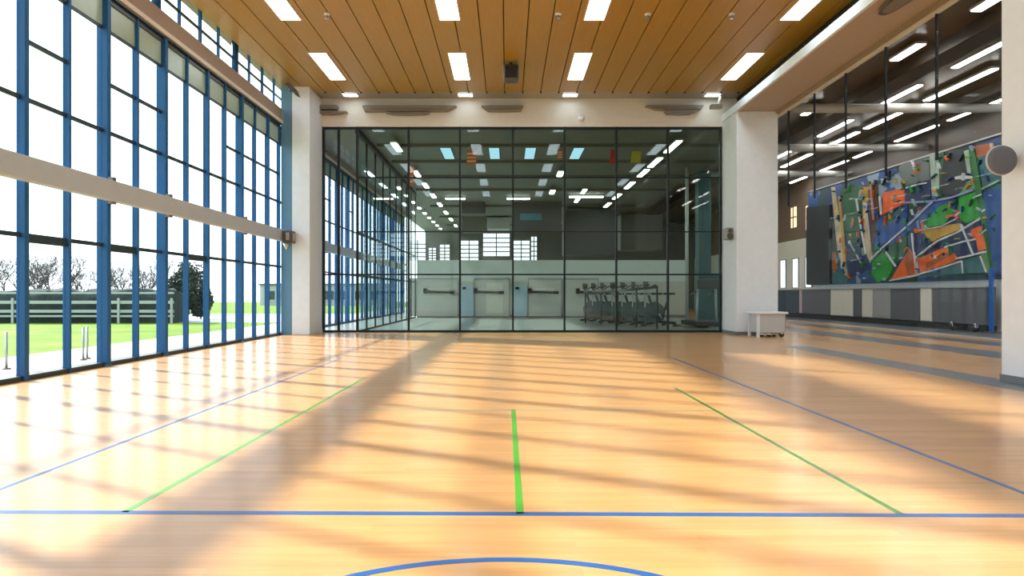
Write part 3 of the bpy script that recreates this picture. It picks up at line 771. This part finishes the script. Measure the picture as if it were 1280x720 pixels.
# ------------------------------------------------------------ gym machines (metres)
def V3(*p): return p
def make_machine(label):
    """upright exercise bike, about 1.35 m tall, facing -x"""
    t = thing('exercise_bike', (0,0,0), label, 'exercise bike', 'exercise bikes in a row behind the glass', k=1)
    def B(m): return MB(1).use(m)
    b = B('gear'); b.tube([(-.5,0,.10),(-.15,0,.16),(.45,0,.12)], .045)
    b.tube([(-.5,-.28,.05),(-.5,.28,.05)], .035); b.tube([(.48,-.26,.05),(.48,.26,.05)], .035)
    b.tube([(-.1,0,.16),(.12,0,.55),(.2,0,.75)], .04); b.tube([(-.12,0,.2),(-.32,0,.7),(-.4,0,.95)], .04)
    b.build('frame', t)
    B('gear').lathe([(.30,-.05),(.33,-.03),(.33,.03),(.30,.05)], (-.22,0,.42), 'y', 32).build('flywheel', t)
    B('gear').lathe([(.12,-.07),(.14,-.055),(.14,.055),(.12,.07)], (-.22,0,.42), 'y', 24).build('hub_cover', t)
    B('silver').tube([(.2,0,.72),(.24,0,.98)], .025).build('seat_post', t)
    s = B('rubber'); s.prism([(.08,-.03),(.2,-.07),(.38,-.12),(.42,0),(.38,.12),(.2,.07),(.08,.03)], .97, 1.03, 'z'); s.build('saddle', t)
    B('silver').tube([(-.4,0,.93),(-.44,0,1.15)], .03).build('handle_post', t)
    h = B('rubber'); h.tube([(-.26,-.24,1.28),(-.42,-.24,1.22),(-.46,-.1,1.15),(-.46,.1,1.15),(-.42,.24,1.22),(-.26,.24,1.28)], .02); h.build('handlebar', t)
    B('device').box(-.52,-.46,-.14,.14,1.18,1.38,bev=.015).build('console', t)
    c = B('silver'); c.tube([(-.02,-.12,.38),(-.02,.12,.38)], .02, 8); c.tube([(-.02,-.12,.38),(.08,-.12,.24)], .014, 8); c.tube([(-.02,.12,.38),(-.12,.12,.52)], .014, 8); c.build('crank', t)
    B('rubber').box(.02,.14,-.24,-.13,.22,.25).build('pedal', t)
    B('rubber').box(-.18,-.06,.13,.24,.50,.53).build('pedal', t)
    B('silver').tube([(-.5,.0,.05),(-.52,.0,1.2)], .022).build('front_tube', t)
    return t
lab = ['exercise bike at the left end of the row behind the glass','second exercise bike from the left end of the row','third exercise bike from the left end of the row',
       'fourth exercise bike from the left in the row','fifth exercise bike from the left in the row','sixth exercise bike from the left in the row','exercise bike at the right end of the row by the thin post']
proto = None
for i in range(7):
    yy = 43.4-1.15*i; xx = 5.75+.42*i
    if proto is None: proto = o = make_machine(lab[i])
    else: o = copy_tree(proto); o['label'] = lab[i]
    o.location = Vector((xx*K, yy*K, 0)); o.rotation_euler.z = R(-35+4*(i%3)); o.scale = (1.15,1.15,1.12)
# treadmill-like frame with long handrail
t = thing('treadmill', (10, 36, 0), 'dark treadmill with tall console beside the teal column', 'treadmill')
box('deck', 'rubber', (9.5, 10.8, 34.4, 37.2, .1, .35), t, bev=.05)
b = MB().use('silver'); b.tube([(9.65,34.6,.3),(9.7,34.6,2.1)], .06); b.build('upright', t)
b = MB().use('silver'); b.tube([(10.65,34.6,.3),(10.6,34.6,2.1)], .06); b.build('upright', t)
MB().use('gear').tube([(9.7,36.0,1.7),(9.7,34.6,1.95)], .05).build('handrail', t)
MB().use('gear').tube([(10.6,36.0,1.7),(10.6,34.6,1.95)], .05).build('handrail', t)
box('console', 'device', (9.6, 10.7, 34.3, 34.6, 2.0, 2.5), t, bev=.05)
t = thing('barrier', (5.5, 35.0, 0), 'dark guard rail in front of the exercise bikes', 'railing')
b = MB().use('gear')
b.tube([(4.75,41.3,1.75),(7.5,34.0,2.1)], .07)
b.build('top_rail', t)
for q in range(5):
    f = q/4; MB().use('gear').tube([(4.75+2.75*f,41.3-7.3*f,0),(4.75+2.75*f,41.3-7.3*f,1.76+.35*f)], .05).build('post', t)

# ------------------------------------------------------------ smoky glass screen along the side concourse
ys = [31.0, 28.4, 26.0, 23.6, 21.1, 18.6, 16.1, 13.6, 11.1]
for i in range(len(ys)-1):
    NW += 1
    y1, y0 = ys[i], ys[i+1]
    t = thing('window_%d' % NW, (11.75, (y0+y1)/2, 5), 'smoky glass pane under the beige soffit, %s from the far column' % nth(i+1), 'glass screen', kind='structure')
    box('mullion', 'black', (11.72, 11.78, y0-.03, y0+.03, 5.4, 9.42), t)
    MB().use('sglass').box(11.742, 11.758, y0+.04, y1-.04, 0, 9.42).build('pane', t)

# ------------------------------------------------------------ side concourse
SX = 22.6
o = box('ceiling', 'sideceil', (11.9, 26, -8, 82, 10.4, 10.7)); struct(o, 'dark brown ceiling of the side concourse', 'ceiling')
o = box('wall_divide', 'mid', (11.86, 12.05, GY+.35, 82, 9.35, 10.4)); struct(o, 'dark drop between the two ceilings behind the glass', 'wall')
o = box('wall_right', 'white', (SX, SX+.4, -8, 50, 0, 8.0)); struct(o, 'pale wall of the side concourse behind the mural', 'wall')
o = box('wall_right', 'linen', (SX, SX+.4, 50, 82, 0, 6.0)); struct(o, 'pale lower wall left of the mural', 'wall')
o = box('wall_right', 'brickbrown', (SX, SX+.4, 50, 82, 6.0, 10.4)); struct(o, 'brown upper wall left of the mural', 'wall')
o = box('wall_right', 'sidebeam', (SX, SX+.4, -8, 50, 8.0, 10.4)); struct(o, 'dark strip of wall above the mural', 'wall')
for i, y in enumerate((50.9, 53.2, 55.6)):
    NW += 1
    t = thing('window_%d' % NW, (SX, y, 2.4), 'narrow bright upright window in the pale wall, %s left of the mural' % nth(i+1), 'window', kind='structure')
    box('pane', 'litwin', (SX-.03, SX, y-.5, y+.5, 2.3, 4.5), t)
    b = MB().use('greige'); b.box(SX-.08, SX, y-.6, y-.5, 2.25, 4.55); b.box(SX-.08, SX, y+.5, y+.6, 2.25, 4.55); b.box(SX-.08,SX,y-.6,y+.6,4.5,4.58); b.build('frame', t)
for i, (y, z0, z1) in enumerate(((50.9, 6.6, 8.4), (53.6, 7.0, 8.6))):
    NW += 1
    t = thing('window_%d' % NW, (SX, y, z0), 'small glowing window high in the brown wall, %s left of the mural' % nth(i+1), 'window', kind='structure')
    box('pane', 'lamp_dim', (SX-.03, SX, y-.5, y+.5, z0, z1), t)
    b = MB().use('brown'); b.box(SX-.1, SX, y-.05, y+.05, z0, z1); b.box(SX-.1, SX, y-.5, y+.5, (z0+z1)/2-.05, (z0+z1)/2+.05); b.build('frame', t)
# ceiling fittings of the concourse
for i, (x, w) in enumerate(((14.8,.9),(19.9,.5))):
    tag(box('ceiling_beam', 'sidebeam', (x, x+w, -6, 80, 9.95, 10.4)), ['dark brown lengthwise beam of the concourse nearer the court','dark brown lengthwise beam of the concourse nearer the mural'][i], 'beam')
def lamps(x, y0, n, L, gap): return [y0+i*(L+gap) for i in range(n)]
strip_row(14.0, [-4, 2, 6.4, 10.5, 14.6, 18.7, 23.0, 30.5], 1.6, .30, 10.2, 'concourse row nearest the court', 'lamp3', zc=10.4)  # near lamps, out of view, added to brighten the concourse
strip_row(16.7, [-3, 3, 9, 13.5, 17.8, 22, 27.5, 33, 39, 46], 3.4, .22, 10.2, 'second concourse row from court', 'lamp3', zc=10.4)  # lamps beside and behind the viewer added for more concourse light
strip_row(18.3, [-5, 0, 5, 10.2, 15.5, 20.5, 25.5, 30.5, 35.5, 41, 47, 53], 4.2, .24, 10.2, 'third concourse row from the court', 'lamp3', zc=10.4)  # unseen near end of this row added to raise concourse brightness
strip_row(21.5, [20.5, 25, 29.5, 34, 38.5, 43, 48], 3.6, .20, 10.2, 'concourse row nearest the mural', 'lamp3', zc=10.4)
for i, (y, z, x0) in enumerate(((29.3, 9.75, 12.2), (36.5, 9.6, 12.2), (45, 9.7, 12.2))):
    t = thing('air_duct', (17, y, z), 'pale cross duct under the concourse ceiling, %s from the viewer' % nth(i+1), 'duct', 'cross ducts of the concourse')
    MB().use('duct').tube([(x0,y,z),(SX-.1,y,z)], .2, 16).build('pipe', t)
    for xx in (14.5, 18, 21): MB().use('steel').tube([(xx,y,z+.19),(xx,y,10.41)], .02, 6).build('hanger', t)

# mural: one wide painted panel
MXP = 22.35
t = thing('mural', (MXP, 40, 2.45), 'huge abstract painted mural in blue, green and orange on the concourse wall', 'mural')
ct = MB().use('m_ground'); ct.prism([(26.5,2.42),(50.6,2.42),(50.6,9.3),(26.5,8.9)], MXP+.06, MXP+.235, 'x')
ct.build('panel', t)
MB().use('greige').prism([(26.5,8.9),(50.6,9.3),(50.6,9.38),(26.5,8.98)], MXP-.02, MXP+.235, 'x').build('top_edge', t)
pb = MB(); off = 0
for i, (m, pts) in enumerate(MURAL_SHAPES):
    pb.use(m); d = .0025*i
    pb.prism([(min(50.5,p[0]), max(2.45,p[1])) for p in pts], MXP+.05-d, MXP+.06, 'x')
pb.use('m_dark').prism([(46.9,2.45),(50.62,2.45),(50.62,8.2),(46.9,7.9)], MXP-.1, MXP+.05, 'x')
pb.build('painted_shapes', t)
lb = MB()
def thick(mb, pts, w, d):
    for (a, b_) in zip(pts, pts[1:]):
        v = Vector((b_[0]-a[0], b_[1]-a[1])); n = Vector((-v.y, v.x)).normalized()*w/2
        n.x *= 1.6
        mb.prism([(a[0]+n.x,a[1]+n.y),(b_[0]+n.x,b_[1]+n.y),(b_[0]-n.x,b_[1]-n.y),(a[0]-n.x,a[1]-n.y)], MXP-.085-d, MXP+.0, 'x')
for i, (m, w, pts) in enumerate(MURAL_LINES): lb.use(m); thick(lb, pts, w*.85, .001*i)
lb.build('painted_lines', t)
rr = random.Random(3); sb = MB()
for i in range(170):
    y = rr.uniform(31, 46.5); z = rr.uniform(2.6, 8.9)
    sb.use(rr.choice(['m_white','m_pale','m_blue','m_navy','m_orange','m_green','m_dark','m_teal','m_lilac','m_bright','m_ochre']))
    a = rr.uniform(0, math.pi); l_ = rr.uniform(.06,.26); w = rr.uniform(.02,.05)
    dx, dz = math.cos(a)*l_, math.sin(a)*l_; nx, nz = -math.sin(a)*w, math.cos(a)*w
    sb.prism([(y-dx-nx,z-dz-nz),(y+dx-nx,z+dz-nz),(y+dx+nx,z+dz+nz),(y-dx+nx,z-dz+nz)], MXP-.13-.0001*i, MXP-.0, 'x')
o = sb.build('brush_marks', t); o['kind'] = 'stuff'

# row of low grey and cream cabinets in front of the mural
def unit(y0, y1, m, lab, cat='cabinet', zt=2.05, x0=21.75):
    t = thing('storage_unit', (22, (y0+y1)/2, 0), lab, cat, 'row of low cabinets under the mural')
    box('body', m, (x0, 22.3, y0+.03, y1-.03, .32, zt), t, bev=.04)
    box('worktop', 'greige', (x0-.05, 22.32, y0, y1, zt, zt+.06), t)
    box('plinth', 'skirtblack', (x0+.1, 22.3, y0+.01, y1-.01, 0, .3), t)
    MB().use('steel').box(x0-.012, x0, y0+.12, y1-.12, .34, .37).build('edge_strip', t)
units = [(30.95,34.85,'charcoal','wide dark grey cabinet nearest the viewer, beside the blue post'),
 (34.85,35.85,'linen','narrow cream cabinet between the two nearest dark grey ones'),
 (35.85,38.6,'charcoal','dark grey cabinet, second dark one from the viewer'),
 (38.6,40.5,'greige','pale grey cabinet under the middle of the mural'),
 (40.5,41.75,'linen','narrow cream cabinet left of the pale grey one'),
 (41.75,42.8,'charcoal','narrow dark grey cabinet between two cream ones'),
 (42.8,45.8,'linen','wide cream cabinet under the green leaf shape'),
 (45.8,50.2,'charcoal','wide dark grey cabinet under the dark left edge of the mural'),
 (50.2,50.7,'pink','thin pale pink unit beside the last wide dark cabinet'),
 (50.7,53.3,'slate','dark slate cabinet left of the pink unit'),
 (53.3,55.6,'slate','dark slate cabinet farthest left behind the white column')]
for u in units: unit(*u)
t = thing('post', (21.9, 30.4, 0), 'bright blue post at the near end of the grey cabinets', 'post')
box('shaft', 'brightblue', (21.8, 21.92, 30.6, 30.8, 0, 2.9), t, bev=.02)
box('base_plate', 'steel', (21.7, 22.2, 30.45, 30.93, 0, .05), t)
for i, y in enumerate((31.3, 32.9)):
    t = thing('castor', (21.6, y, 0), 'shiny castor in front of the nearest dark cabinet, %s one' % ('near','far')[i], 'wheel')
    MB().use('rubber').lathe([(.13,-.05),(.16,-.03),(.16,.03),(.13,.05)], (21.55,y,.16), 'y', 20).build('tyre', t)
    MB().use('chrome').box(21.48, 21.65, y-.09, y+.09, .18, .40, bev=.02).build('fork', t)

# ------------------------------------------------------------ pale trolley by the right column
t = thing('trolley', (10.75, 28.2, 0), 'pale grey box trolley on castors in front of the right white column', 'trolley')
box('body', 'trolley', (10.2, 11.22, 27.45, 28.5, .17, .93), t, bev=.03)
box('top', 'white', (10.0, 11.32, 27.35, 28.6, .93, 1.02), t, bev=.03)
box('side_panel', 'trolley2', (11.2, 11.26, 27.5, 28.5, .25, .92), t)
for x in (10.1,):
    for y in (27.45, 28.45): box('leg', 'white', (x, x+.1, y, y+.1, 0, .93), t)
for x in (10.6, 11.12):
    for y in (27.55, 28.35):
        MB().use('rubber').lathe([(.08,-.035),(.10,-.02),(.10,.02),(.08,.035)], (x,y,.10), 'y', 18).build('wheel', t)
        MB().use('chrome').box(x-.05, x+.05, y-.06, y+.06, .1, .24, bev=.015).build('wheel_fork', t)
MB().use('chrome').tube([(10.15,27.5,.12),(11.12,27.5,.12)], .025).build('rail', t)

# ------------------------------------------------------------ outdoors
g = box('ground', 'grass', (-160, -14.0, -40, 160, -.5, -.06)); struct(g, 'bright green lawn outside the windows', 'lawn')
g = box('ground', 'path', (-14.0, -9.9, -40, 160, -.5, -.03)); struct(g, 'pale concrete path along the outside of the windows', 'path')
g = box('ground', 'path', (-60, -14.0, 43, 62, -.4, -.045)); struct(g, 'pale paved area beyond the lawn', 'path')
g = box('ground', 'drain', (-10.75, -10.4, -20, 80, -.03, -.01)); struct(g, 'dark drainage channel beside the path', 'drain')
# fence of white rails in front of a dark hedge
t = thing('fence', (-33, 42, 0), 'white railed fence in front of the dark hedge beyond the lawn', 'fence')
fx0, fx1 = -58, -20.6
for z, h in ((.35,.10),(.62,.16),(1.17,.17),(1.78,.10)):
    MB().use('rail').box(fx0, fx1, 41.96, 42.06, z-.02, z+h).build('rail', t)
x = fx1-.1
while x > fx0:
    MB().use('rail').box(x-.07, x+.07, 41.9, 41.96, -.1, 1.5).build('post', t); x -= 3.27
hb = bmesh.new()
def hedge(x0, x1, y0, y1, z1, label, seed):
    r = random.Random(seed); b = MB().use('hedge'); nx = int((x1-x0)/.5); 
    rows = []
    for i in range(nx+1):
        x = x0+(x1-x0)*i/nx; j = lambda s: r.uniform(-s, s)
        rows.append([b.v(p) for p in ((x,y0+j(.1),-.1),(x,y0+j(.25),z1*.35),(x,y0+j(.25),z1*.75),(x,y0+.3+j(.2),z1+j(.12)),(x,(y0+y1)/2,z1+j(.2)),(x,y1,z1*.8),(x,y1,-.1))])
    for A, B in zip(rows, rows[1:]):
        for q in range(6): b._f([A[q],A[q+1],B[q+1],B[q]], True)
    b._f(rows[0]); b._f(rows[-1][::-1])
    return tag(b.build('hedge'), label, 'hedge')
hb.free()
hedge(-58, -20.8, 42.5, 44.2, 1.98, 'dark clipped hedge behind the white railed fence', 4)

def bare_tree(x, y, h, seed, label, leaf=False):
    r = random.Random(seed)
    t = thing('bare_tree' if not leaf else 'leafy_tree', (x,y,-.1), label, 'tree', 'trees beyond the lawn')
    b = MB().use('bark')
    lf = MB().use('leaf')
    def grow(p, d, L, rad, lev):
        q = p + d*L
        b.tube([p, (p+q)/2+Vector((r.uniform(-.04,.04)*L,r.uniform(-.04,.04)*L,0)), q], [rad, rad*.8, rad*.62], 5 if lev < 3 else 3)
        if lev >= 6 or L < .12:
            return
        for i in range(r.choice((2,3,3)) if lev < 5 else 3):
            ax = Vector((r.uniform(-1,1), r.uniform(-1,1), r.uniform(-.1,.75))).normalized()
            grow(q, (d*.85+ax*.75).normalized(), L*r.uniform(.66,.86), rad*.62, lev+1)
        if lev in (1,2): 
            ax = Vector((r.uniform(-1,1), r.uniform(-1,1), .4)).normalized()
            grow((p+q)/2, (d*.5+ax).normalized(), L*.6, rad*.5, lev+2)
    grow(Vector((x,y,-.1)), Vector((r.uniform(-.06,.06),0,1)).normalized(), h*.23, h*.022, 0)
    b.build('branches', t)
    if leaf:
        for i in range(2600):
            a = r.uniform(0, 2*math.pi); u = r.uniform(-1,1); s = r.random()**.4
            lump = 1+.22*math.sin(3*a+seed)*math.cos(4*u)
            p = Vector((x+math.cos(a)*math.sqrt(1-u*u)*s*h*.33*lump, y+math.sin(a)*math.sqrt(1-u*u)*s*h*.33*lump, h*.55+u*s*h*.46*lump))
            e1 = Vector((r.gauss(0,1),r.gauss(0,1),r.gauss(0,1))).normalized(); e2 = e1.orthogonal().normalized(); z = .10
            lf.poly([p-e1*z-e2*z*.6, p+e1*z-e2*z*.6, p+e1*z*1.1+e2*z*.6, p-e1*z+e2*z*.6])
        lf.build('crown', t)
    else: lf.b.free()
def tx(px, D): return (px-634)*D/850
spec = [(6,52,3.9),(-22,50,4.2),(26,60,4.2),(50,50,4.7),(66,53,4.4),(80,49,3.9),(101,52,3.6),(116,54,3.6),(132,49,3.5),(150,54,3.6),(168,48,3.3),(186,52,3.7),(203,49,3.9),(40,66,5.4),(160,60,3.8),(-50,50,4.4)]
order = sorted(s[0] for s in spec)
spec = [(px, (48, 57, 66, 75)[order.index(px) % 4], h*(48, 57, 66, 75)[order.index(px) % 4]/D) for px, D, h in spec]
for i, (px, D, h) in enumerate(spec):
    bare_tree(tx(px,D), D, h*1.35, 20+i, 'bare grey winter tree behind the hedge, %s counting rightward' % nth(1+sorted(s[0] for s in spec).index(px)))
for i, (px, D, h) in enumerate(((222,46,2.8),(251,48.5,2.3),(236,60,4.6))):
    bare_tree(tx(px,D), D, h, 70+i, ['dark leafy tree right of the hedge end','dark leafy tree rightmost beyond the lawn','dark leafy tree between and behind the other two'][i], True)
# distant pale building
t = thing('building', (-38, 110, 0), 'distant pale grey flat building beyond the paved area', 'building')
box('wall', 'concrete', (-40, -20, 110, 122, -.1, 3.2), t)
box('roof', 'mid', (-40.2, -19.8, 109.8, 122.2, 3.2, 3.5), t)
for i in range(8):
    box('window', 'frame', (-39+i*2.4, -37.6+i*2.4, 109.95, 110.02, .9, 2.3), t)
# steel bollards on the path
for i, (px, y) in enumerate(((8,16.0),(104,18.2),(109,18.6))):
    x = tx(px, y)
    t = thing('bollard', (x, y, -.03), ['thin steel post outside beside the left edge of the windows','thin steel post outside, left of a close pair','thin steel post outside, right of a close pair'][i], 'post')
    MB().use('silver').tube([(x,y,-.04),(x,y,.85)], .03).build('shaft', t)
    MB().use('steel').lathe([(.09,0),(.09,.03)], (x,y,-.03)).build('base', t)

# ------------------------------------------------------------ light
w = bpy.data.worlds.new('sky'); sc.world = w; w.use_nodes = True
n = w.node_tree.nodes; l = w.node_tree.links; n.clear()
out = n.new('ShaderNodeOutputWorld'); bg = n.new('ShaderNodeBackground')
tc = n.new('ShaderNodeTexCoord'); sp = n.new('ShaderNodeSeparateXYZ'); l.new(tc.outputs['Generated'], sp.inputs[0])
rp = n.new('ShaderNodeValToRGB'); l.new(sp.outputs['Z'], rp.inputs[0])
rp.color_ramp.elements[0].position = 0; rp.color_ramp.elements[0].color = (.88,.95,1,1)
rp.color_ramp.elements[1].position = .6; rp.color_ramp.elements[1].color = (.72,.89,1,1)
l.new(rp.outputs[0], bg.inputs[0]); bg.inputs[1].default_value = SKY
l.new(bg.outputs[0], out.inputs[0])
sd = bpy.data.lights.new('sun', 'SUN'); sd.energy = SUN; sd.angle = R(1.7); sd.color = (1,.95,.88)
so = bpy.data.objects.new('sun', sd); C.objects.link(so)
d = Vector((1,-.55,-1.141*.52)).normalized()
so.rotation_euler = d.to_track_quat('-Z','Y').to_euler(); so.location = (-20, 20, 20)

# ------------------------------------------------------------ camera
cd = bpy.data.cameras.new('camera'); cam = bpy.data.objects.new('camera_main', cd); C.objects.link(cam)
cd.sensor_width = 36; cd.lens = 36*850/1280
cam.location = (0, 0, 1.73*K); cam.rotation_euler = (R(90), 0, 0)
cd.shift_x = 6/1280; cd.shift_y = 8/1280; cd.clip_end = 500; cd.clip_start = .05
sc.camera = cam
vs = sc.view_settings; vs.view_transform = 'Standard'; vs.look = 'None'; vs.gamma = 1; vs.use_curve_mapping = False
vs.exposure = EXPO
cy = sc.cycles
cy.use_denoising = True; cy.max_bounces = 10; cy.diffuse_bounces = 6; cy.glossy_bounces = 4; cy.transparent_max_bounces = 24
cy.sample_clamp_indirect = 8; cy.caustics_reflective = False; cy.caustics_refractive = False
